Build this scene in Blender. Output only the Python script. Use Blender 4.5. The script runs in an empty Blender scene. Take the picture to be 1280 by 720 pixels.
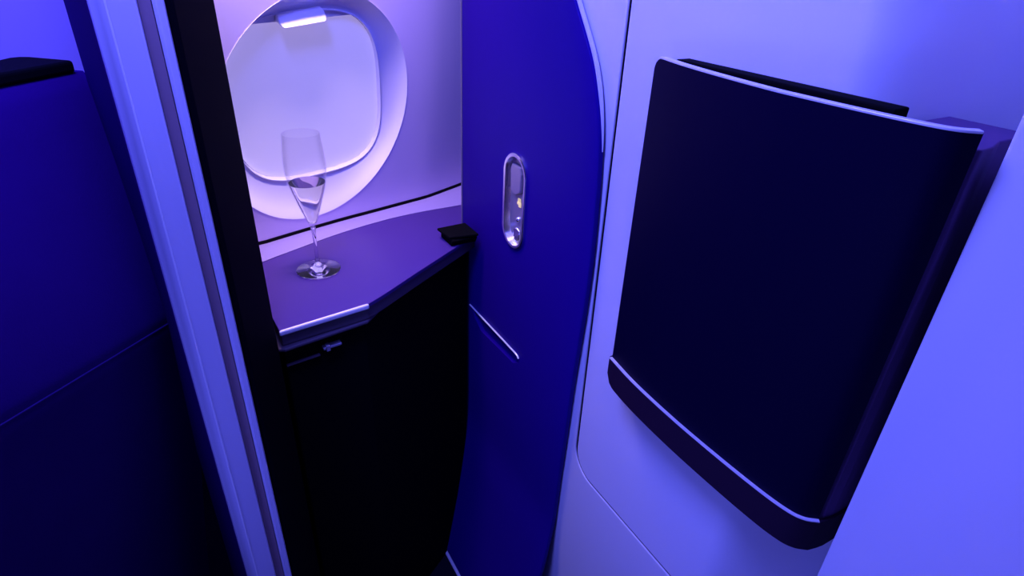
import bpy, bmesh, math, random
from mathutils import Vector, Matrix
C = bpy.context.scene.collection
random.seed(3)

# ------------------------------------------------------------------ materials
def mat(name, col, rough=0.5, metal=0.0, spec=0.5, emit=None, estr=0.0, trans=0.0, ior=1.45, noise=0.0, nscale=60, bump=0.0, bscale=400, coat=0.0):
    m = bpy.data.materials.new(name); m.use_nodes = True
    nt = m.node_tree; p = nt.nodes['Principled BSDF']
    p.inputs['Base Color'].default_value = (*col, 1)
    p.inputs['Roughness'].default_value = rough
    p.inputs['Metallic'].default_value = metal
    p.inputs['Specular IOR Level'].default_value = spec
    p.inputs['IOR'].default_value = ior
    p.inputs['Transmission Weight'].default_value = trans
    p.inputs['Coat Weight'].default_value = coat
    if emit:
        p.inputs['Emission Color'].default_value = (*emit, 1)
        p.inputs['Emission Strength'].default_value = estr
    if noise or bump:
        tc = nt.nodes.new('ShaderNodeTexCoord')
    if noise:
        n = nt.nodes.new('ShaderNodeTexNoise'); n.inputs['Scale'].default_value = nscale; n.inputs['Detail'].default_value = 4
        nt.links.new(tc.outputs['Object'], n.inputs['Vector'])
        mx = nt.nodes.new('ShaderNodeMix'); mx.data_type = 'RGBA'
        mx.inputs['A'].default_value = (*[c * (1 - noise) for c in col], 1)
        mx.inputs['B'].default_value = (*[min(1, c * (1 + noise)) for c in col], 1)
        nt.links.new(n.outputs['Fac'], mx.inputs['Factor'])
        nt.links.new(mx.outputs['Result'], p.inputs['Base Color'])
    if bump:
        n2 = nt.nodes.new('ShaderNodeTexNoise'); n2.inputs['Scale'].default_value = bscale
        nt.links.new(tc.outputs['Object'], n2.inputs['Vector'])
        b = nt.nodes.new('ShaderNodeBump'); b.inputs['Strength'].default_value = bump; b.inputs['Distance'].default_value = 0.001
        nt.links.new(n2.outputs['Fac'], b.inputs['Height']); nt.links.new(b.outputs['Normal'], p.inputs['Normal'])
    return m

M = {
    'wall':    mat('satin_wall_panel', (0.80, 0.80, 0.84), 0.42, spec=0.4, noise=0.02, nscale=5, bump=0.05, bscale=500),
    'side':    mat('cabin_sidewall', (0.86, 0.72, 0.95), 0.5, spec=0.4, noise=0.02, nscale=4),
    'reveal':  mat('window_reveal_plastic', (0.88, 0.86, 0.92), 0.4),
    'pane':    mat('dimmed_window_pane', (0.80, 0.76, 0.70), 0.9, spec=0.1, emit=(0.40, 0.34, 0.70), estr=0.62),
    'shade':   mat('shade_plastic', (0.85, 0.84, 0.92), 0.4),
    'post':    mat('satin_post', (0.68, 0.66, 0.80), 0.38, spec=0.5, noise=0.03, nscale=8),
    'seal':    mat('purple_grey_seal', (0.30, 0.20, 0.22), 0.5),
    'black':   mat('black_gloss', (0.0025, 0.002, 0.004), 0.7, spec=0.03),
    'dark':    mat('black_matt', (0.003, 0.003, 0.004), 0.8, spec=0.04),
    'gasket':  mat('black_gasket', (0.005, 0.004, 0.006), 0.7, spec=0.1),
    'door':    mat('navy_door_laminate', (0.017, 0.0025, 0.19), 0.42, spec=0.05, noise=0.06, nscale=3),
    'chrome':  mat('brushed_chrome', (0.80, 0.78, 0.82), 0.24, metal=1.0),
    'satinm':  mat('satin_grey_metal', (0.36, 0.33, 0.40), 0.38, metal=0.6),
    'trimm':   mat('pale_metal_trim', (0.92, 0.90, 0.92), 0.32, metal=0.2),
    'pocket':  mat('black_leather', (0.003, 0.001, 0.018), 0.5, spec=0.05, bump=0.12, bscale=900),
    'pocketside': mat('pocket_plastic', (0.12, 0.06, 0.17), 0.5, spec=0.12),
    'lip':     mat('purple_grey_lip', (0.022, 0.010, 0.026), 0.5, spec=0.06),
    'top':     mat('console_laminate', (0.062, 0.028, 0.19), 0.42, spec=0.2, noise=0.03, nscale=6),
    'upstand': mat('console_upstand', (0.34, 0.27, 0.52), 0.45),
    'fascia':  mat('console_fascia', (0.080, 0.056, 0.080), 0.5),
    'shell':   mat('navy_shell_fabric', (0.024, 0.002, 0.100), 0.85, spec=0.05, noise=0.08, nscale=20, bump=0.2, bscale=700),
    'seam':    mat('dark_stitch', (0.022, 0.006, 0.09), 0.8, spec=0.1),
    'floor':   mat('dark_carpet', (0.010, 0.010, 0.016), 0.95, spec=0.05, noise=0.3, nscale=300, bump=0.5, bscale=600),
    'icon':    mat('yellow_lock_sign', (0.9, 0.75, 0.25), 0.4, emit=(1.0, 0.80, 0.35), estr=0.5),
    'glass':   mat('clear_glass', (1, 1, 1), 0.0, trans=1.0, ior=1.45),
    'wine':    mat('pale_champagne', (0.95, 0.90, 0.84), 0.0, trans=1.0, ior=1.33),
}

# thin clear glass: mostly see-through, reflecting at grazing angles
g = bpy.data.materials.new('thin_clear_glass'); g.use_nodes = True; nt = g.node_tree; nt.nodes.clear()
out = nt.nodes.new('ShaderNodeOutputMaterial'); tr = nt.nodes.new('ShaderNodeBsdfTransparent'); gl = nt.nodes.new('ShaderNodeBsdfGlossy')
lw = nt.nodes.new('ShaderNodeLayerWeight'); lw.inputs['Blend'].default_value = 0.5; pw = nt.nodes.new('ShaderNodeMath'); pw.operation = 'POWER'; pw.inputs[1].default_value = 3.5; pm = nt.nodes.new('ShaderNodeMath'); pm.operation = 'MULTIPLY'; pm.inputs[1].default_value = 0.55; mx = nt.nodes.new('ShaderNodeMixShader')
tr.inputs['Color'].default_value = (0.965, 0.96, 0.975, 1); gl.inputs['Roughness'].default_value = 0.03; gl.inputs['Color'].default_value = (0.9, 0.9, 0.9, 1)
nt.links.new(lw.outputs['Facing'], pw.inputs[0]); nt.links.new(pw.outputs[0], pm.inputs[0]); nt.links.new(pm.outputs[0], mx.inputs['Fac']); nt.links.new(tr.outputs[0], mx.inputs[1]); nt.links.new(gl.outputs[0], mx.inputs[2]); nt.links.new(mx.outputs[0], out.inputs[0])
M['solidglass'] = M['glass']; M['glass'] = g

# ------------------------------------------------------------------ helpers
def link(name, bm, m, parent=None, smooth=True, bevel=0.0, seg=3, angle=35):
    bmesh.ops.recalc_face_normals(bm, faces=bm.faces)
    me = bpy.data.meshes.new(name); bm.to_mesh(me); bm.free()
    o = bpy.data.objects.new(name, me); C.objects.link(o)
    if m: me.materials.append(m)
    if parent: o.parent = parent
    if smooth:
        for p in me.polygons: p.use_smooth = True
    if bevel:
        b = o.modifiers.new('bevel', 'BEVEL'); b.width = bevel; b.segments = seg; b.limit_method = 'ANGLE'; b.angle_limit = math.radians(angle)
        b.harden_normals = False
    if smooth: autosmooth(o)
    return o

def autosmooth(o, ang=40):
    me = o.data
    bm = bmesh.new(); bm.from_mesh(me)
    for e in bm.edges:
        if len(e.link_faces) == 2:
            e.smooth = e.calc_face_angle(0) < math.radians(ang)
    bm.to_mesh(me); bm.free()

def tag(o, label, cat=None, group=None, kind=None):
    o['label'] = label
    if cat: o['category'] = cat
    if group: o['group'] = group
    if kind: o['kind'] = kind
    return o

def empty(name, label, cat, kind=None):
    # all parts are modelled in room coordinates, so the root sits at the origin of the room
    o = bpy.data.objects.new(name, None); C.objects.link(o); o.empty_display_size = 0.05
    return tag(o, label, cat, kind=kind)

def prism(bm, pts, z0, z1):
    """plan polygon (x, y) extruded in z"""
    lo = [bm.verts.new((x, y, z0)) for x, y in pts]; hi = [bm.verts.new((x, y, z1)) for x, y in pts]
    bm.faces.new(lo); bm.faces.new(hi)
    n = len(pts)
    for i in range(n): bm.faces.new((lo[i], lo[(i+1) % n], hi[(i+1) % n], hi[i]))

def prism_x(bm, pts, x0, x1):
    """elevation polygon (y, z) extruded in x"""
    lo = [bm.verts.new((x0, y, z)) for y, z in pts]; hi = [bm.verts.new((x1, y, z)) for y, z in pts]
    bm.faces.new(lo); bm.faces.new(hi)
    n = len(pts)
    for i in range(n): bm.faces.new((lo[i], lo[(i+1) % n], hi[(i+1) % n], hi[i]))

def box(bm, x0, x1, y0, y1, z0, z1): prism(bm, [(x0, y0), (x1, y0), (x1, y1), (x0, y1)], z0, z1)

def solid_grid(bm, F, B):
    """closed slab between two grids of points"""
    n, k = len(F), len(F[0])
    f = [[bm.verts.new(p) for p in r] for r in F]; b = [[bm.verts.new(p) for p in r] for r in B]
    for i in range(n-1):
        for j in range(k-1):
            bm.faces.new((f[i][j], f[i+1][j], f[i+1][j+1], f[i][j+1]))
            bm.faces.new((b[i][j], b[i][j+1], b[i+1][j+1], b[i+1][j]))
    for i in range(n-1):
        bm.faces.new((f[i][0], b[i][0], b[i+1][0], f[i+1][0]))
        bm.faces.new((f[i][k-1], f[i+1][k-1], b[i+1][k-1], b[i][k-1]))
    for j in range(k-1):
        bm.faces.new((f[0][j], f[0][j+1], b[0][j+1], b[0][j]))
        bm.faces.new((f[n-1][j], b[n-1][j], b[n-1][j+1], f[n-1][j+1]))

def tube(bm, pts, r, seg=10):
    P = [Vector(p) for p in pts]; rings = []; rf = r if callable(r) else (lambda i: r)
    for i, p in enumerate(P):
        r = rf(i)
        t = (P[min(i+1, len(P)-1)] - P[max(i-1, 0)]).normalized()
        a = t.cross(Vector((1, 0, 0)) if abs(t.x) < 0.9 else Vector((0, 1, 0))).normalized(); b = t.cross(a)
        rings.append([bm.verts.new(p + r*(math.cos(2*math.pi*k/seg)*a + math.sin(2*math.pi*k/seg)*b)) for k in range(seg)])
    for i in range(len(rings)-1):
        for k in range(seg): bm.faces.new((rings[i][k], rings[i][(k+1) % seg], rings[i+1][(k+1) % seg], rings[i+1][k]))
    bm.faces.new(rings[0]); bm.faces.new(rings[-1])

def lathe(bm, prof, c, seg=64, closed=False):
    """prof: (r, z) list; r=0 ends become poles"""
    rings = []
    for r, z in prof:
        if r < 1e-6: rings.append([bm.verts.new((c[0], c[1], c[2]+z))])
        else: rings.append([bm.verts.new((c[0]+r*math.cos(2*math.pi*k/seg), c[1]+r*math.sin(2*math.pi*k/seg), c[2]+z)) for k in range(seg)])
    pairs = list(zip(rings, rings[1:])) + ([(rings[-1], rings[0])] if closed else [])
    for a, b in pairs:
        if len(a) == 1 and len(b) == 1: continue
        for k in range(seg):
            k2 = (k+1) % seg
            if len(a) == 1: bm.faces.new((a[0], b[k], b[k2]))
            elif len(b) == 1: bm.faces.new((a[k], a[k2], b[0]))
            else: bm.faces.new((a[k], a[k2], b[k2], b[k]))

def stadium(cy, cz, hw, hh, n=16):
    r = hw; pts = []
    for k in range(n+1): a = math.pi*k/n; pts.append((cy + r*math.cos(a), cz + hh - r + r*math.sin(a)))
    for k in range(n+1): a = math.pi + math.pi*k/n; pts.append((cy + r*math.cos(a), cz - hh + r + r*math.sin(a)))
    return pts

def cut(o, cutbm):
    """carve a recess into o and bake the result; the cutter is removed again"""
    bmesh.ops.recalc_face_normals(cutbm, faces=cutbm.faces)
    me = bpy.data.meshes.new('cut'); cutbm.to_mesh(me); cutbm.free()
    c = bpy.data.objects.new('cut', me); C.objects.link(c)
    md = o.modifiers.new('b', 'BOOLEAN'); md.operation = 'DIFFERENCE'; md.solver = 'EXACT'; md.object = c
    bpy.context.view_layer.update()
    dg = bpy.context.evaluated_depsgraph_get()
    new = bpy.data.meshes.new_from_object(o.evaluated_get(dg))
    o.modifiers.clear(); o.data = new
    bpy.data.objects.remove(c)

def lin(a, b, n): return [a + (b-a)*i/(n-1) for i in range(n)]
def interp(t, tab):
    if t <= tab[0][0]: return tab[0][1]
    for (a, va), (b, vb) in zip(tab, tab[1:]):
        if t <= b: return va + (vb-va)*(t-a)/(b-a)
    return tab[-1][1]
def smooth_curve(tab, n):
    """Catmull-Rom through 2-D/3-D points"""
    P = [Vector(p) for p in tab]; P = [2*P[0]-P[1]] + P + [2*P[-1]-P[-2]]; out = []
    seg = len(P)-3
    for i in range(n):
        u = seg*i/(n-1); k = min(int(u), seg-1); t = u-k
        a, b, c, d = P[k:k+4]
        out.append(0.5*((2*b) + (c-a)*t + (2*a-5*b+4*c-d)*t*t + (3*b-a-3*c+d)*t**3))
    return out

# ------------------------------------------------------------------ floor
bm = bmesh.new(); box(bm, -1.2, 1.0, -0.6, 1.6, -0.05, 0.0)
tag(link('floor', bm, M['floor'], smooth=False), 'dark carpeted cabin floor lost in shadow below the suite', 'floor', kind='structure')

# ------------------------------------------------------------------ cabin sidewall with the window
TH = math.radians(8.0)
D = Vector((math.cos(TH), math.sin(TH), 0))                       # along the wall
P0 = Vector((0.2925, 1.0655, 0.80))
N = Vector((-math.sin(TH), math.cos(TH), 0.2)).normalized()       # out of the cabin; the wall leans in
U = D.cross(N) * -1
if U.z < 0: U = -U
def W(s, h, d=0.0): return P0 + D*s + U*h + N*d
def sup(cx, cy, a, b, e, r, t):
    c, s_ = math.cos(t), math.sin(t)
    x = a*math.copysign(abs(c)**(2/e), c); y = b*math.copysign(abs(s_)**(2/e), s_)
    return (cx + x*math.cos(r) - y*math.sin(r), cy + x*math.sin(r) + y*math.cos(r))
OUT = (-0.076, 0.206, 0.158, 0.195, 2.0, -0.325)
INN = (-0.080, 0.221, 0.126, 0.136, 3.3, 0.07)
NT = 144
# angle parametrised by direction so inner, outer and boundary rings line up
def ring_dir(par, n=NT):
    cx, cy, a, b, e, r = par; raw = [sup(*par, 2*math.pi*k/1440) for k in range(1440)]
    C0 = (-0.078, 0.212); out = []
    A = [(math.atan2(q[1]-C0[1], q[0]-C0[0]) % (2*math.pi), q) for q in raw]; A.sort()
    for k in range(n):
        t = 2*math.pi*k/n
        out.append(min(A, key=lambda v: min(abs(v[0]-t), 2*math.pi-abs(v[0]-t)))[1])
    return out
ro, ri = ring_dir(OUT), ring_dir(INN)
S0, S1, H1 = -1.5, 0.62, 0.85
def hb(s):   # lower edge of the sidewall, a slight arc where it meets the console
    return 0.0 + (-0.013 - 0.0)*min(1, max(0, -s/0.18))**1.3 + 0.011*min(1.6, max(0, s/0.22))
def bound(t):
    dx, dy = math.cos(t), math.sin(t); c = (-0.078, 0.212); L = 0.16
    while True:
        x, y = c[0]+dx*L, c[1]+dy*L
        if x < S0 or x > S1 or y > H1 or y < hb(x): return (min(max(x, S0), S1), min(max(y, hb(min(max(x, S0), S1))), H1))
        L += 0.002
bd = [bound(2*math.pi*k/NT) for k in range(NT)]
for cs, chh in ((S0, H1), (S1, H1), (S0, hb(S0)), (S1, hb(S1))):
    k = round((math.atan2(chh-0.212, cs+0.078) % (2*math.pi))/(2*math.pi)*NT) % NT; bd[k] = (cs, chh)
def bend(s, h, d=0.0):
    """right of the seam beside the window the lining turns away a little"""
    e = s - (0.139 + 0.0*h)
    off = 0.0 if e <= 0 else 0.14*e*e/(e+0.010)
    return W(s, h, d + off)
bm = bmesh.new()
NR = 14
rings = []
for j in range(NR+1):
    u = j/NR; u = u**1.6
    rings.append([bm.verts.new(bend(ro[k][0]*(1-u)+bd[k][0]*u, ro[k][1]*(1-u)+bd[k][1]*u)) for k in range(NT)])
rings.append([bm.verts.new(bend(bd[k][0], bd[k][1], 0.02)) for k in range(NT)])
rings.append([bm.verts.new(W(ro[k][0], ro[k][1], 0.02)) for k in range(NT)])
for a, b in zip(rings, rings[1:] + rings[:1]):
    for k in range(NT): bm.faces.new((a[k], a[(k+1) % NT], b[(k+1) % NT], b[k]))
wall = link('wall_back', bm, M['side'])
tag(wall, 'pale lilac curved cabin sidewall around the oval window', 'wall', kind='structure')

win = empty('window_1', 'rounded cabin window with a pale glowing pane and deep moulded reveal', 'window', 'structure')
bm = bmesh.new()
prof = [(0.0, -0.0006), (0.06, 0.0012), (0.2, 0.008), (0.45, 0.017), (0.75, 0.024), (0.93, 0.0265), (0.955, 0.0235), (0.985, 0.0235), (1.0, 0.030), (1.0, 0.036)]
rg = []
for u, d in prof:
    rg.append([bm.verts.new(W(ro[k][0]*(1-u)+ri[k][0]*u, ro[k][1]*(1-u)+ri[k][1]*u, d)) for k in range(NT)])
rg.append([bm.verts.new(W(ro[k][0]*0.97+ri[k][0]*0.03, ro[k][1]*0.97+ri[k][1]*0.03, 0.044)) for k in range(NT)])
for a, b in zip(rg, rg[1:] + rg[:1]):
    for k in range(NT): bm.faces.new((a[k], a[(k+1) % NT], b[(k+1) % NT], b[k]))
link('window_reveal', bm, M['reveal'], win)
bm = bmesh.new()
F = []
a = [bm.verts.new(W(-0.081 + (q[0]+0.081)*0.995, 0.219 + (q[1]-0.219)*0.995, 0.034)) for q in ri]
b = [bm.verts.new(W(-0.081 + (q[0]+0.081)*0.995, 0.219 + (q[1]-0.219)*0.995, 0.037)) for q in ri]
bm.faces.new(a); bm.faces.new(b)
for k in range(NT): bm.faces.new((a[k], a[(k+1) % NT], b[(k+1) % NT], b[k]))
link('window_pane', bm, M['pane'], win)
# retracted shade edge with its pull
def slab(bm, s0, s1, h0, h1, d0, d1, r=0.0, n=8, tilt=0.0, wedge=0.0):
    pts = []
    if r:
        for cx, cy, a0 in ((s1-r, h1-r, 0), (s0+r, h1-r, 90), (s0+r, h0+r, 180), (s1-r, h0+r, 270)):
            for k in range(n+1): q = math.radians(a0+90*k/n); pts.append((cx+r*math.cos(q), cy+r*math.sin(q)))
    else: pts = [(s0, h0), (s1, h0), (s1, h1), (s0, h1)]
    cx = (s0+s1)/2
    wd = [wedge*(y-h0)/(h1-h0) for x, y in pts]
    pts = [(x, y + (x-cx)*tilt) for x, y in pts]
    a = [bm.verts.new(W(x, y, d0+q)) for (x, y), q in zip(pts, wd)]; b = [bm.verts.new(W(x, y, d1)) for x, y in pts]
    bm.faces.new(a); bm.faces.new(b); n_ = len(pts)
    for k in range(n_): bm.faces.new((a[k], a[(k+1) % n_], b[(k+1) % n_], b[k]))
bm = bmesh.new(); slab(bm, -0.195, 0.020, 0.345, 0.385, 0.0285, 0.0335, 0.004, tilt=0.06)
sh = link('window_shade', bm, M['shade'], win, bevel=0.001)
bm = bmesh.new(); slab(bm, -0.123, -0.053, 0.346, 0.361, 0.000, 0.0285, 0.006, tilt=0.13, wedge=0.020)
tag(link('shade_handle', bm, M['reveal'], sh, bevel=0.002), 'bright white shade pull')

# ------------------------------------------------------------------ side console under the window
con = empty('side_console', 'dark violet side console with pale front edge strip under the cabin window', 'console')
ZT = 0.795
frontc = smooth_curve([(0.202, 0.744), (0.234, 0.762), (0.301, 0.804), (0.378, 0.851), (0.45, 0.895), (0.54, 0.95)], 22)
frontc = [(v[0], v[1]) for v in frontc]
backc = [(v[0], v[1]) for v in smooth_curve([(0.60, 1.045), (0.49, 1.036), (0.40, 1.034), (0.324, 1.025), (0.235, 1.001), (0.158, 0.971), (0.092, 0.943), (0.067, 0.930)], 30)]
topo = [(0.0765, 0.7275)] + frontc + backc
bm = bmesh.new(); prism(bm, topo, ZT-0.006, ZT)
link('tabletop', bm, M['top'], con, smooth=False, bevel=0.0008)
bm = bmesh.new(); prism(bm, [(0.0752, 0.7245), (0.2040, 0.7415), (0.2025, 0.7465), (0.0765, 0.7295)], ZT-0.0075, ZT+0.0008)
tag(link('edge_strip', bm, M['trimm'], con, smooth=False, bevel=0.0030), 'pale metal edge strip')
off = [(x+0.001, y+0.003) for x, y in topo[:1]] + [(x-0.0006, y+0.002) for x, y in frontc] + backc
bm = bmesh.new(); prism(bm, off, ZT-0.0265, ZT-0.006)
link('fascia', bm, M['fascia'], con, smooth=False, bevel=0.0015)
bm = bmesh.new(); prism(bm, [(0.070, 0.7275), (0.079, 0.7235), (0.20, 0.7435), (0.25, 0.790), (0.24, 0.93), (0.066, 0.93)], 0.762, ZT-0.027)
link('lower_rail', bm, M['fascia'], con, smooth=False, bevel=0.0025)
# upstand between tabletop and sidewall, then the gasket
gs = [(-0.26, hb(-0.26))] + [(s, hb(s)) for s in lin(-0.21, 0.30, 18)]
bm = bmesh.new()
bl = [(v[0], v[1]) for v in smooth_curve([(0.035, 0.905), (0.067, 0.929), (0.092, 0.943), (0.158, 0.971), (0.235, 1.001), (0.324, 1.025), (0.40, 1.034), (0.49, 1.036), (0.60, 1.045)], 40)]
def edge_top(i, n):   # lower line of gasket
    s = -0.25 + (0.31+0.25)*i/(n-1); return bend(s, hb(s)-0.006, -0.001)
n = 40
Fg = [[Vector((bl[i][0], bl[i][1], ZT+0.0005)), edge_top(i, n)] for i in range(n)]
Bg = [[Vector((bl[i][0]-0.001, bl[i][1]+0.004, ZT-0.012)), edge_top(i, n)+Vector((0, 0.004, -0.012))] for i in range(n)]
solid_grid(bm, Fg, Bg)
link('upstand', bm, M['upstand'], con)
bm = bmesh.new()
Fg = []; Bg = []
for i in range(n):
    s = -0.25 + (0.56)*i/(n-1); h = hb(s)
    Fg.append([bend(s, h-0.0062, -0.0012), bend(s, h+0.0005, -0.0012)]); Bg.append([bend(s, h-0.0062, 0.012), bend(s, h+0.0005, 0.012)])
solid_grid(bm, Fg, Bg)
link('gasket', bm, M['gasket'], con)
# cabinet body
bm = bmesh.new(); prism(bm, [(0.078, 0.740), (0.198, 0.755), (0.26, 0.80), (0.34, 0.85), (0.44, 0.91), (0.44, 1.02), (0.08, 0.93)], 0.0, 0.765)
link('cabinet', bm, M['dark'], con, smooth=False, bevel=0.003)
bm = bmesh.new(); prism(bm, [(0.079, 0.7335), (0.126, 0.7395), (0.1255, 0.7445), (0.0785, 0.738)], 0.7315, 0.7335)
link('drawer_lip', bm, M['fascia'], con, smooth=False)
bm = bmesh.new()
prism(bm, [(0.131, 0.736), (0.158, 0.7395), (0.1575, 0.750), (0.1305, 0.746)], 0.7405, 0.7445)
prism(bm, [(0.135, 0.735), (0.141, 0.736), (0.140, 0.745), (0.134, 0.744)], 0.7375, 0.7475)
link('latch', bm, M['satinm'], con, smooth=False, bevel=0.001)

# dark end block standing on the right end of the console
bm = bmesh.new()
prism_x(bm, [(0.868, ZT+0.0002), (0.912, ZT+0.0002), (0.912, 0.810), (0.866, 0.810), (0.862, 0.806)], 0.390, 0.438)
prism(bm, [(0.386, 0.866), (0.438, 0.858), (0.438, 0.912), (0.382, 0.910)], 0.810, 0.8145)
tag(link('end_block', bm, M['dark'], con, smooth=False, bevel=0.0015), 'small black block at the right end')

# ------------------------------------------------------------------ champagne flute
fl = empty('champagne_flute', 'clear stemmed champagne flute half filled with pale wine standing on the console', 'glass')
cc = (0.166, 0.879, ZT)
bm = bmesh.new()
lathe(bm, [(0, 0.0004), (0.031, 0.0004), (0.0335, 0.0012), (0.0335, 0.0020), (0.030, 0.0028), (0.018, 0.0048), (0.008, 0.0080), (0.0038, 0.0130), (0, 0.0130)], cc, 64)
link('foot', bm, M['solidglass'], fl)
bm = bmesh.new()
lathe(bm, [(0, 0.0131), (0.0036, 0.0131), (0.0026, 0.025), (0.0024, 0.045), (0.0028, 0.064), (0.0042, 0.074), (0, 0.0740)], cc, 32)
link('stem', bm, M['solidglass'], fl)
def bowl_r(z): return interp(z, BT)
raw = smooth_curve([(0.0040, 0.0741), (0.0075, 0.083), (0.0130, 0.098), (0.0195, 0.118), (0.0255, 0.138), (0.0290, 0.156), (0.0297, 0.172), (0.0285, 0.192), (0.0262, 0.2165)], 30)
BT = [(v[1], v[0]) for v in raw]
outer = [(v[0], v[1]) for v in raw]
inner = [(max(v[0]-0.0010, 0.0012), v[1]) for v in raw if v[1] > 0.079]
bm = bmesh.new()
lathe(bm, [(0, 0.0741)] + outer + [(raw[-1][0]-0.0005, 0.2171)] + inner[::-1] + [(0, inner[0][1]-0.0006)], cc, 64)
link('bowl', bm, M['glass'], fl)
bm = bmesh.new()
wz = [z for r, z in inner if z < 0.143]
wp = [(0, inner[0][1]+0.0002)] + [(r-0.0002, z+0.0002) for r, z in inner if z < 0.143] + [(bowl_r(0.145)-0.0012, 0.145), (0, 0.1448)]
lathe(bm, wp, cc, 64)
tag(link('champagne', bm, M['wine'], fl), 'pale sparkling wine filling the lower half of the bowl')

# ------------------------------------------------------------------ frame post and dark divider
post = empty('trim_1', 'tall periwinkle frame post with a ridge, left of the window opening', 'post', 'structure')
bm = bmesh.new(); prism(bm, [(-0.0511, 0.70), (-0.0300, 0.602), (-0.0290, 0.597), (-0.0200, 0.5885), (-0.0182, 0.5875), (-0.0160, 0.5885), (0.0025, 0.597), (0.0032, 0.602), (0.0032, 0.70)], 0.0, 1.9)
link('post_face', bm, M['post'], post, bevel=0.0008)
bm = bmesh.new(); tube(bm, [(-0.0180, 0.5876, 0.0), (-0.0180, 0.5876, 1.9)], 0.0010, 10)  # pale bead added as the bright highlight line along the ridge
link('ridge_highlight', bm, M['reveal'], post)
bm = bmesh.new(); prism(bm, [(-0.0312, 0.6030), (-0.0302, 0.6030), (-0.0505, 0.7000), (-0.0520, 0.7000)], 0.0, 1.9)  # navy sheet, its colour stands for shade on the post's left side
tag(link('side_shade', bm, M['shell'], post, smooth=False), 'shaded left side of the post, its shade painted navy')
bm = bmesh.new(); box(bm, 0.0034, 0.0130, 0.6035, 0.70, 0.0, 1.9)
link('seal', bm, M['seal'], post, smooth=False, bevel=0.0005)
bm = bmesh.new(); prism(bm, [(0.0133, 0.70), (0.0136, 0.6015), (0.0165, 0.5985), (0.0215, 0.5995), (0.0225, 0.6025), (0.0225, 0.70)], 0.0, 1.9)
link('edge_bead', bm, M['post'], post, bevel=0.0005)
jm = bmesh.new(); prism(jm, [(0.0228, 0.603), (0.0290, 0.603), (0.0685, 0.700), (0.0690, 0.706), (0.0600, 1.00), (0.0228, 1.00)], 0.0, 1.9)
j = link('wall_left', jm, M['black'], smooth=False, bevel=0.001)
tag(j, 'glossy black divider between the frame post and the window bay', 'wall', kind='structure')

# ------------------------------------------------------------------ neighbouring seat shell at the left
seat = empty('seat_shell', 'dark navy padded seat shell with a black top rail at far left', 'seat')
A = Vector((-0.057, 0.697)); d2 = Vector((0.667, 0.745)); nn = Vector((0.745, -0.667))
def SP(t, z, d=0.0):   # t metres left of the post along the shell face
    q = A - d2*t - nn*d
    return Vector((q.x, q.y, z))
ts = [-0.012] + lin(0.0, 0.50, 22)
zs_ = lin(0.0, 1.120, 30) + [1.128, 1.133, 1.135]
def puff(t, z):
    zc = 0.885+0.10*t
    g = -0.0015*math.exp(-((z-zc)/0.006)**2)      # stitched crease
    g += 0.048*(1-((z-zc)/(1.13-zc))**1.6) if z > zc else 0.048 - 0.22*(zc-z) + 0.05*(zc-z)**2
    return g + (0.0 if z < 1.12 else (-(z-1.12)**2*22))
Fg = [[SP(t, z, -puff(t, z)) for z in zs_ + []] for t in ts]
zz = sorted(set([round(v, 5) for v in lin(0.0, 1.12, 50)] + [round(v, 5) for v in lin(0.865, 0.93, 30)] + [1.128, 1.133, 1.135]))
Fg = [[SP(t, z, -puff(t, z)) for z in zz] for t in ts]
Bg = [[SP(t, z, 0.07 if z > 0.9 else 0.07 + 0.20*(0.9-z)) for z in zz] for t in ts]
bm = bmesh.new(); solid_grid(bm, Fg, Bg)
link('shell_panel', bm, M['shell'], seat)
bm = bmesh.new(); tube(bm, [SP(t, 0.885+0.10*t, -0.0470) for t in lin(0.0, 0.49, 30)], 0.0009, 6)
tag(link('seam_piping', bm, M['seam'], seat), 'thin slanting seam')
bm = bmesh.new()
r = 0.012; L0 = -0.0030
rp = []
for t, d in ((L0, 0.004), (0.50, 0.004), (0.50, 0.034), (0.075, 0.046), (L0+0.012, 0.062), (L0+0.004, 0.058), (L0, 0.050)):
    v = SP(t, 0, d); rp.append((v.x, v.y))
prism(bm, rp, 1.1352, 1.146)
link('top_rail', bm, M['dark'], seat, smooth=False, bevel=0.003)

# ------------------------------------------------------------------ right partition
WX = 0.462                                           # face of the partition
pts = [(0.93, 0.0), (0.93, 1.7), (0.5590, 1.7), (0.5590, 0.5675)]
for k in range(1, 13):
    a = math.radians(90*k/12); pts.append((0.5145 + 0.0445*math.cos(a), 0.5675 - 0.0460*math.sin(a)))
pts += [(0.150, 0.5215), (0.150, 0.0)]
bm = bmesh.new(); prism_x(bm, pts, WX, WX+0.02); box(bm, WX+0.0202, 0.64, 0.15, 0.50, 0.0, 0.5214)
tag(link('wall_right', bm, M['wall'], smooth=False, bevel=0.0012), 'pale blue partition wall strip between the sliding door and the inset panel', 'wall', kind='structure')
bm = bmesh.new(); box(bm, 0.66, 0.67, 0.10, 1.0, 0.0, 1.7)
tag(link('wall_right', bm, M['gasket'], smooth=False), 'dark backing seen through the panel gaps of the partition', 'wall', kind='structure')
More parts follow.
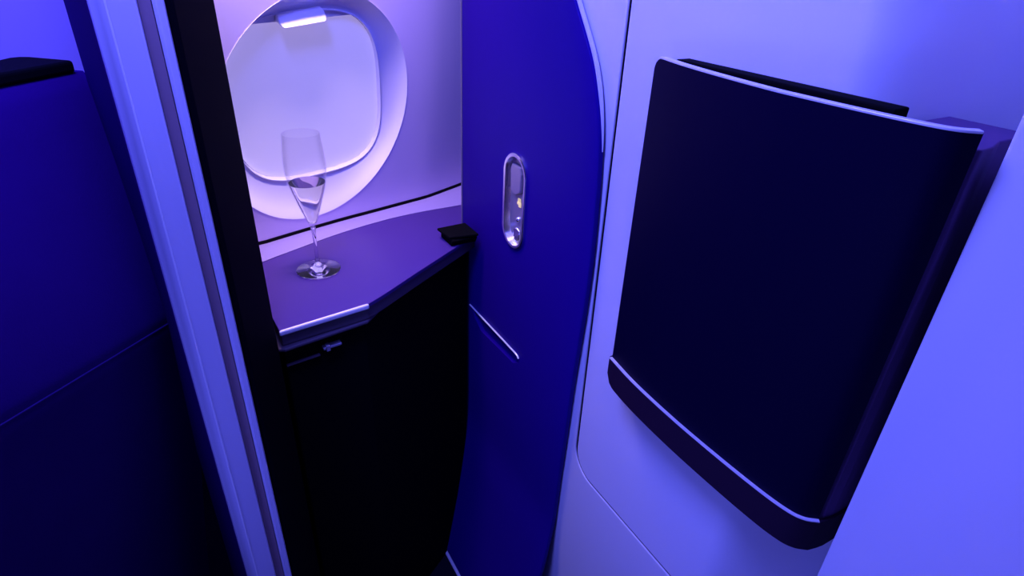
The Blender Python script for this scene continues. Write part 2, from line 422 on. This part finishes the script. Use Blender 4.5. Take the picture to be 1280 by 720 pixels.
# dark filler sunk into the panel gap, its black standing for shade
oc = [(0.5590, 1.7), (0.5590, 0.5675)] + [(0.5145 + 0.0445*math.cos(math.radians(7.5*k)), 0.5675 - 0.0460*math.sin(math.radians(7.5*k))) for k in range(1, 13)] + [(0.22, 0.5215)]
ic = [(0.5530, 1.7), (0.5530, 0.5670)] + [(0.5125 + 0.0405*math.cos(math.radians(7.5*k)), 0.5670 - 0.0405*math.sin(math.radians(7.5*k))) for k in range(1, 13)] + [(0.22, 0.5265)]
def wide(o_, i_, f): return [(a[0]+(a[0]-b[0])*f, a[1]+(a[1]-b[1])*f) for a, b in zip(o_, i_)]
bm = bmesh.new()
solid_grid(bm, [[Vector((WX+0.0024, *a)), Vector((WX+0.0024, *b))] for a, b in zip(oc, ic)], [[Vector((WX+0.010, *a)), Vector((WX+0.010, *b))] for a, b in zip(oc, ic)])
tag(link('trim_2', bm, M['gasket'], smooth=False), 'dark filler line standing for the shade in the gap round the inset wall panel', 'trim', kind='structure')
# big removable panel with a rounded lower corner, curving away at its near end
YL, YR, ZB, R_ = 0.5530, 0.190, 0.5265, 0.0405
def panel_x(y): e = max(0, 0.290-y); return WX + (19*e*e if e < 0.055 else 19*0.055**2 + 2.09*(e-0.055))
ys = [YL - R_*(1-math.cos(math.radians(90*k/12))) for k in range(13)] + lin(YL-R_-0.02, 0.30, 12) + lin(0.29, YR, 24)
def pzb(y):
    q = y - (YL-R_)
    return ZB if q <= 0 else ZB + R_ - math.sqrt(max(0, R_*R_-q*q))
Fg = []; Bg = []
for y in ys:
    zb = pzb(y); col = [zb + (1.7-zb)*k/12 for k in range(13)]
    Fg.append([Vector((panel_x(y), y, z)) for z in col]); Bg.append([Vector((panel_x(y)+0.02, y, z)) for z in col])
bm = bmesh.new(); solid_grid(bm, Fg, Bg)
tag(link('partition_panel', bm, M['wall'], bevel=0.0012, angle=50), 'large pale blue inset panel with rounded lower corner carrying the black pocket', 'panel')
# near wall panel, its rounded edge forms the long slanting seam in the picture
bm = bmesh.new(); prism(bm, [(0.4490, 0.1665), (0.4490, -0.45), (0.64, -0.45), (0.64, 0.1665)], 0.0, 1.7)
tag(link('wall_front', bm, M['wall'], smooth=False, bevel=0.0025), 'plain pale blue wall panel at the right, nearest the viewer', 'wall', kind='structure')

# ------------------------------------------------------------------ literature pocket on the panel
pk = empty('literature_pocket', 'black wall pocket with a thin silver top line and a purple grey bottom tray', 'pocket')
prof_p = smooth_curve([(0.4345, 0.4740), (0.4280, 0.420), (0.4255, 0.350), (0.4270, 0.280), (0.4300, 0.230), (0.4340, 0.204), (0.4395, 0.192), (0.4490, 0.1840)], 60)
def corner_top(y, y0=0.474, r=0.014, zt=1.163):
    q = y - (y0-r); return zt if q <= 0 else zt - r + math.sqrt(max(0, r*r-q*q))
def lean(y, z):     # the front panel stands out a little further towards its top
    return 0.019*min(1, max(0, (0.474-y)/0.17))**0.8*max(0, (z-0.80)/0.36)
def slide(y, z): return y - 0.010*max(0, (z-0.80)/0.36)*min(1, max(0, (0.30-y)/0.10))
def solid_rows(rows, th, trim=False): pass
loc_p = []
for k in range(8):
    yv = 0.474-0.014*(1-math.cos(math.radians(90*k/8)))
    T = [(v[1], v[0]) for v in prof_p][::-1]; loc_p.append((interp(yv, T), yv))
loc_p += [(v[0], v[1]) for v in prof_p if v[1] < 0.4595]
def nrm_at(L, k):
    a = Vector(L[max(k-1, 0)]); b_ = Vector(L[min(k+1, len(L)-1)]); t = (b_-a).normalized(); n_ = Vector((-t.y, t.x))
    return n_ if n_.x > 0 or k > len(L)-12 else -n_
Fg = []; Bg = []
for k, (x, y) in enumerate(loc_p):
    zt = corner_top(y); nv = nrm_at(loc_p, k)*0.0055
    col = [0.775 + (zt-0.775)*q/8 for q in range(9)]
    Fg.append([Vector((x-lean(y, z), slide(y, z), z)) for z in col]); Bg.append([Vector((x+nv.x-lean(y, z), slide(y, z)+nv.y, z)) for z in col])
bm = bmesh.new(); solid_grid(bm, Fg, Bg)
link('front_panel', bm, M['pocket'], pk, bevel=0.0008, angle=50)
# silver line along the top edge
bm = bmesh.new(); Fg = []; Bg = []
for k, (x, y) in enumerate(loc_p):
    if y > 0.4705: continue
    zt = corner_top(y); nv = nrm_at(loc_p, k)*0.0062; xx = x-lean(y, zt)-0.0004; yq = slide(y, zt)
    Fg.append([Vector((xx, yq, zt-0.0006)), Vector((xx, yq, zt+0.0014))]); Bg.append([Vector((xx+nv.x, yq+nv.y, zt-0.0006)), Vector((xx+nv.x, yq+nv.y, zt+0.0014))])
solid_grid(bm, Fg, Bg)
tag(link('rim_trim', bm, M['trimm'], pk, bevel=0.0005), 'thin silver line along the top edge')
# body: solid block at the near end
bm = bmesh.new()
sec = [(0.4525, 0.1870, 1), (0.4560, 0.1835, 1), (0.4660, 0.1815, 0.6), (0.4740, 0.1808, 0), (0.5200, 0.1810, 0)]
rowz = [0.772 + (1.1515-0.772)*q/8 for q in range(9)]
Fg = [[Vector((x-0.019*w_*max(0, (z-0.80)/0.36), y-0.010*w_*max(0, (z-0.80)/0.36)+ (0 if w_ else 0), z)) for z in rowz] for x, y, w_ in sec]
Bg = [[Vector((max(x-0.019*w_*max(0, (z-0.80)/0.36)-0.002, 0.432), 0.2365, z)) for z in rowz] for x, y, w_ in sec]
solid_grid(bm, Fg, Bg)
link('pocket_side', bm, M['pocketside'], pk, smooth=False, bevel=0.0012, angle=50)
bm = bmesh.new(); box(bm, 0.4440, 0.4617, 0.2370, 0.4560, 0.775, 1.1625)
tag(link('liner', bm, M['dark'], pk, smooth=False, bevel=0.0015), 'matt black liner showing behind the front panel')
# tray wrapped round the bottom
core = [(v[0], v[1]) for v in prof_p]
tp = []
for k, (x, y) in enumerate(core):
    nv = nrm_at(core, k)*(-0.0036); tp.append((x+nv.x, y+nv.y))
tp = [(0.4615, 0.4770), (0.4400, 0.4785), (0.4325, 0.4770)] + tp[1:] + [(0.4560, 0.1790), (0.4640, 0.1778), (0.4900, 0.1775)]
def lip_b(y):
    b = 0.7615; r = 0.022
    q = y - (0.4785-r)
    if q > 0: b += r - math.sqrt(max(0, r*r-q*q))
    
    return b
Fg = []; Bg = []
for k, (x, y) in enumerate(tp):
    nrm = nrm_at(tp, k)
    if k < 2: nrm = Vector((0, -1))
    if k == 2: nrm = Vector((0.7, -0.7))
    zb = lip_b(y); col = [zb + (0.8005-zb)*q/4 for q in range(5)]
    Fg.append([Vector((x, y, z)) for z in col]); Bg.append([Vector((x+nrm.x*0.003, y+nrm.y*0.003, z)) for z in col])
bm = bmesh.new(); solid_grid(bm, Fg, Bg)
link('tray', bm, M['lip'], pk, bevel=0.0006, angle=50)
bm = bmesh.new()
prism(bm, [(0.4612, 0.456)] + [(x+0.001, y) for x, y in tp if 0.181 < y < 0.456] + [(0.4612, 0.1815)], 0.7635, 0.7745)
link('tray_floor', bm, M['lip'], pk, smooth=False)
bm = bmesh.new(); Fg = []; Bg = []
for k, (x, y) in enumerate(core):
    nv = nrm_at(core, k)
    Fg.append([Vector((x-nv.x*0.0042, y-nv.y*0.0042, z)) for z in (0.8005, 0.8016)]); Bg.append([Vector((x-nv.x*0.0002, y-nv.y*0.0002, z)) for z in (0.8005, 0.8016)])
solid_grid(bm, Fg, Bg)
tag(link('tray_trim', bm, M['trimm'], pk), 'thin silver line along the tray edge')

# ------------------------------------------------------------------ sliding privacy door
door = empty('door_1', 'dark navy sliding privacy door with chrome latch and curved near edge', 'door', 'structure')
edge = [(1.45, 0.880), (1.32, 0.745), (1.25, 0.676), (1.199, 0.642), (1.152, 0.607), (1.119, 0.589), (1.076, 0.5745), (1.030, 0.5665), (0.969, 0.5625), (0.90, 0.5605), (0.828, 0.5620), (0.75, 0.5665), (0.683, 0.571), (0.549, 0.5765), (0.473, 0.580), (0.393, 0.582), (0.33, 0.5815), (0.235, 0.577), (0.12, 0.588), (0.01, 0.61)]
ec = smooth_curve(edge, 90)
def door_x(z): return interp(z, [(0.0, 0.364), (0.04, 0.3775), (0.095, 0.393), (0.15, 0.408), (0.208, 0.421), (0.25, 0.4295), (0.282, 0.435), (0.31, 0.4405), (0.34, 0.4455), (0.37, 0.4485), (0.41, 0.45), (2, 0.45)])
Fg = []; Bg = []
for v in ec:
    z, y1 = v[0], v[1]; x = door_x(z)
    row = [y1 + (0.949-y1)*k/10 for k in range(11)]
    Fg.append([Vector((x, y, z)) for y in row]); Bg.append([Vector((x+0.0090, y, z)) for y in row])
bm = bmesh.new(); solid_grid(bm, Fg, Bg)
leaf = link('door_leaf', bm, M['door'], door, bevel=0.0022, angle=50)
HY, HZ = 0.7575, 0.907
bm = bmesh.new(); prism_x(bm, stadium(HY, HZ, 0.0275, 0.071), 0.43, 0.4580)
cut(leaf, bm)
sl = [(0.905, 0.6355), (0.728, 0.6345), (0.724, 0.630), (0.726, 0.620), (0.742, 0.609), (0.866, 0.603), (0.895, 0.618)]
bm = bmesh.new(); prism_x(bm, sl, 0.43, 0.4580); cut(leaf, bm)
autosmooth(leaf, 30)
# latch
def ring_bm(bm, out, inn, x0, x1):
    n = len(out)
    vs = [[bm.verts.new((x, y, z)) for y, z in poly] for poly, x in ((out, x1), (out, x0+0.001), ([(o[0]*0.85+i[0]*0.15, o[1]*0.85+i[1]*0.15) for o, i in zip(out, inn)], x0), ([(o[0]*0.4+i[0]*0.6, o[1]*0.4+i[1]*0.6) for o, i in zip(out, inn)], x0+0.0005), (inn, x1), )]
    for a, b in zip(vs, vs[1:]+vs[:1]):
        for k in range(n): bm.faces.new((a[k], a[(k+1) % n], b[(k+1) % n], b[k]))
latch = bpy.data.objects.new('door_latch', None); C.objects.link(latch); latch.parent = door
latch.empty_display_size = 0.02
latch['label'] = 'chrome recessed latch with a small yellow lock sign'
bm = bmesh.new(); ring_bm(bm, stadium(HY, HZ, 0.0335, 0.077, 24), stadium(HY, HZ, 0.0245, 0.068, 24), 0.4455, 0.4565)
link('latch_bezel', bm, M['chrome'], latch)
bm = bmesh.new(); prism_x(bm, stadium(HY, HZ, 0.0268, 0.070), 0.4560, 0.4579)
link('latch_plate', bm, M['satinm'], latch, smooth=False)
bm = bmesh.new(); prism_x(bm, [(HY+0.015, 0.965), (HY-0.010, 0.965), (HY-0.014, 0.955), (HY-0.012, 0.925), (HY, 0.917), (HY+0.016, 0.920), (HY+0.019, 0.955)], 0.4495, 0.4558)
link('latch_slider', bm, M['satinm'], latch, smooth=False, bevel=0.002)
bm = bmesh.new()
x0, x1 = 0.4545, 0.4558
prism_x(bm, [(HY+0.0023, 0.9064), (HY-0.0078, 0.9064), (HY-0.0078, 0.8994), (HY-0.0020, 0.8994), (HY-0.0020, 0.9025), (HY+0.0023, 0.9025)], x0, x1)
prism_x(bm, [(HY+0.0002, 0.9066), (HY+0.0002, 0.9126), (HY-0.0063, 0.9126), (HY-0.0063, 0.9066), (HY-0.0045, 0.9066), (HY-0.0045, 0.9107), (HY-0.0014, 0.9107), (HY-0.0014, 0.9066)], x0, x1)
tag(link('lock_sign', bm, M['icon'], latch, smooth=False), 'small yellow padlock sign')
bm = bmesh.new(); bmesh.ops.create_uvsphere(bm, u_segments=16, v_segments=10, radius=0.0045, matrix=Matrix.Translation((0.4555, HY-0.003, 0.878)))
link('release_button', bm, M['chrome'], latch)
bm = bmesh.new(); prism_x(bm, stadium(HY-0.002, 0.852, 0.010, 0.012), 0.452, 0.4558)
link('thumb_rest', bm, M['chrome'], latch, bevel=0.002)
# pull slot trim
bm = bmesh.new()
tube(bm, [(0.4488, 0.9135, 0.6378), (0.4485, 0.86, 0.6374), (0.4485, 0.78, 0.6368), (0.4485, 0.735, 0.6364), (0.4487, 0.7265, 0.6350), (0.4490, 0.7235, 0.6310)], 0.0016, 8)
tag(link('slot_trim', bm, M['trimm'], door), 'thin silver line above the pull slot')
# metal bead on the near edge, shortened to shape its highlight; foot strip
bm = bmesh.new(); be = [v for v in ec if v[0] > 1.03]
tube(bm, [(door_x(v[0])+0.0060, v[1]-0.0012, v[0]) for v in be], lambda i: 0.0004 + 0.0026*min(1, max(0, (be[i][0]-1.03)/0.08)), 8)
link('edge_bead', bm, M['trimm'], door)
bm = bmesh.new()
solid_grid(bm, [[Vector((0.3628, 0.949, 0.004)), Vector((0.3640, 0.949, 0.0065))], [Vector((0.3628, 0.61, 0.004)), Vector((0.3640, 0.61, 0.0065))]],
           [[Vector((0.3700, 0.949, 0.004)), Vector((0.3700, 0.949, 0.0065))], [Vector((0.3700, 0.61, 0.004)), Vector((0.3700, 0.61, 0.0065))]])
tag(link('foot_strip', bm, M['trimm'], door), 'thin pale strip along the bottom edge')
bm = bmesh.new(); box(bm, 0.4490, 0.4600, 0.9492, 0.9512, 0.34, 1.45)
link('rear_edge', bm, M['satinm'], door, smooth=False)

# ------------------------------------------------------------------ lights
def area(name, loc, target, size, sy, col, power, spread=180):
    l = bpy.data.lights.new(name, 'AREA'); l.shape = 'RECTANGLE'; l.size = size; l.size_y = sy; l.color = col; l.energy = power; l.spread = math.radians(spread)
    o = bpy.data.objects.new(name, l); C.objects.link(o); o.location = loc
    o.rotation_euler = (Vector(target)-Vector(loc)).to_track_quat('-Z', 'Y').to_euler(); return o
BL = (0.12, 0.13, 1.0)
area('ceiling_mood_light', (-0.03, 0.45, 1.66), (0.22, 0.46, 0.9), 0.22, 0.26, BL, 13.5)
area('aisle_mood_light', (-0.10, -0.10, 2.0), (0.30, 0.30, 0.9), 0.3, 0.3, BL, 2.5)
area('low_fill_light', (-0.35, 0.22, 0.78), (0.46, 0.33, 0.68), 0.25, 0.25, BL, 1.25, 110)  # unseen fill lamp, added to brighten the partition and soften its shadows
area('suite_reading_light', (0.20, 0.84, 1.56), (0.17, 1.0, 0.95), 0.22, 0.10, (0.82, 0.60, 0.92), 2.7, 100)
area('left_bay_mood_light', (-0.28, 0.72, 1.50), (-0.16, 0.95, 1.15), 0.3, 0.1, (0.035, 0.003, 1.0), 1.6, 120)
w = bpy.data.worlds.new('world'); bpy.context.scene.world = w; w.use_nodes = True
w.node_tree.nodes['Background'].inputs[0].default_value = (0.05, 0.04, 0.45, 1); w.node_tree.nodes['Background'].inputs[1].default_value = 0.10

# ------------------------------------------------------------------ camera
cam = bpy.data.cameras.new('camera'); co = bpy.data.objects.new('camera', cam); C.objects.link(co)
cam.sensor_width = 36; cam.lens = 36*755/1280; cam.clip_start = 0.01
def cv(a): return Vector(a)
u = Vector((583-640, -(1700-360), -755)).normalized(); Z = -u
v1 = Vector((140-640, -(-100-360), -755)); v1 = (v1 - Z*v1.dot(Z)).normalized(); Y = v1; X = Y.cross(Z)
R = Matrix((X, Y, Z)).to_4x4()
co.matrix_world = Matrix.Translation((0, 0, 1.25)) @ R
bpy.context.scene.camera = co
vs = bpy.context.scene.view_settings
vs.view_transform = 'Standard'; vs.look = 'None'; vs.gamma = 1; vs.exposure = 0; vs.use_curve_mapping = False
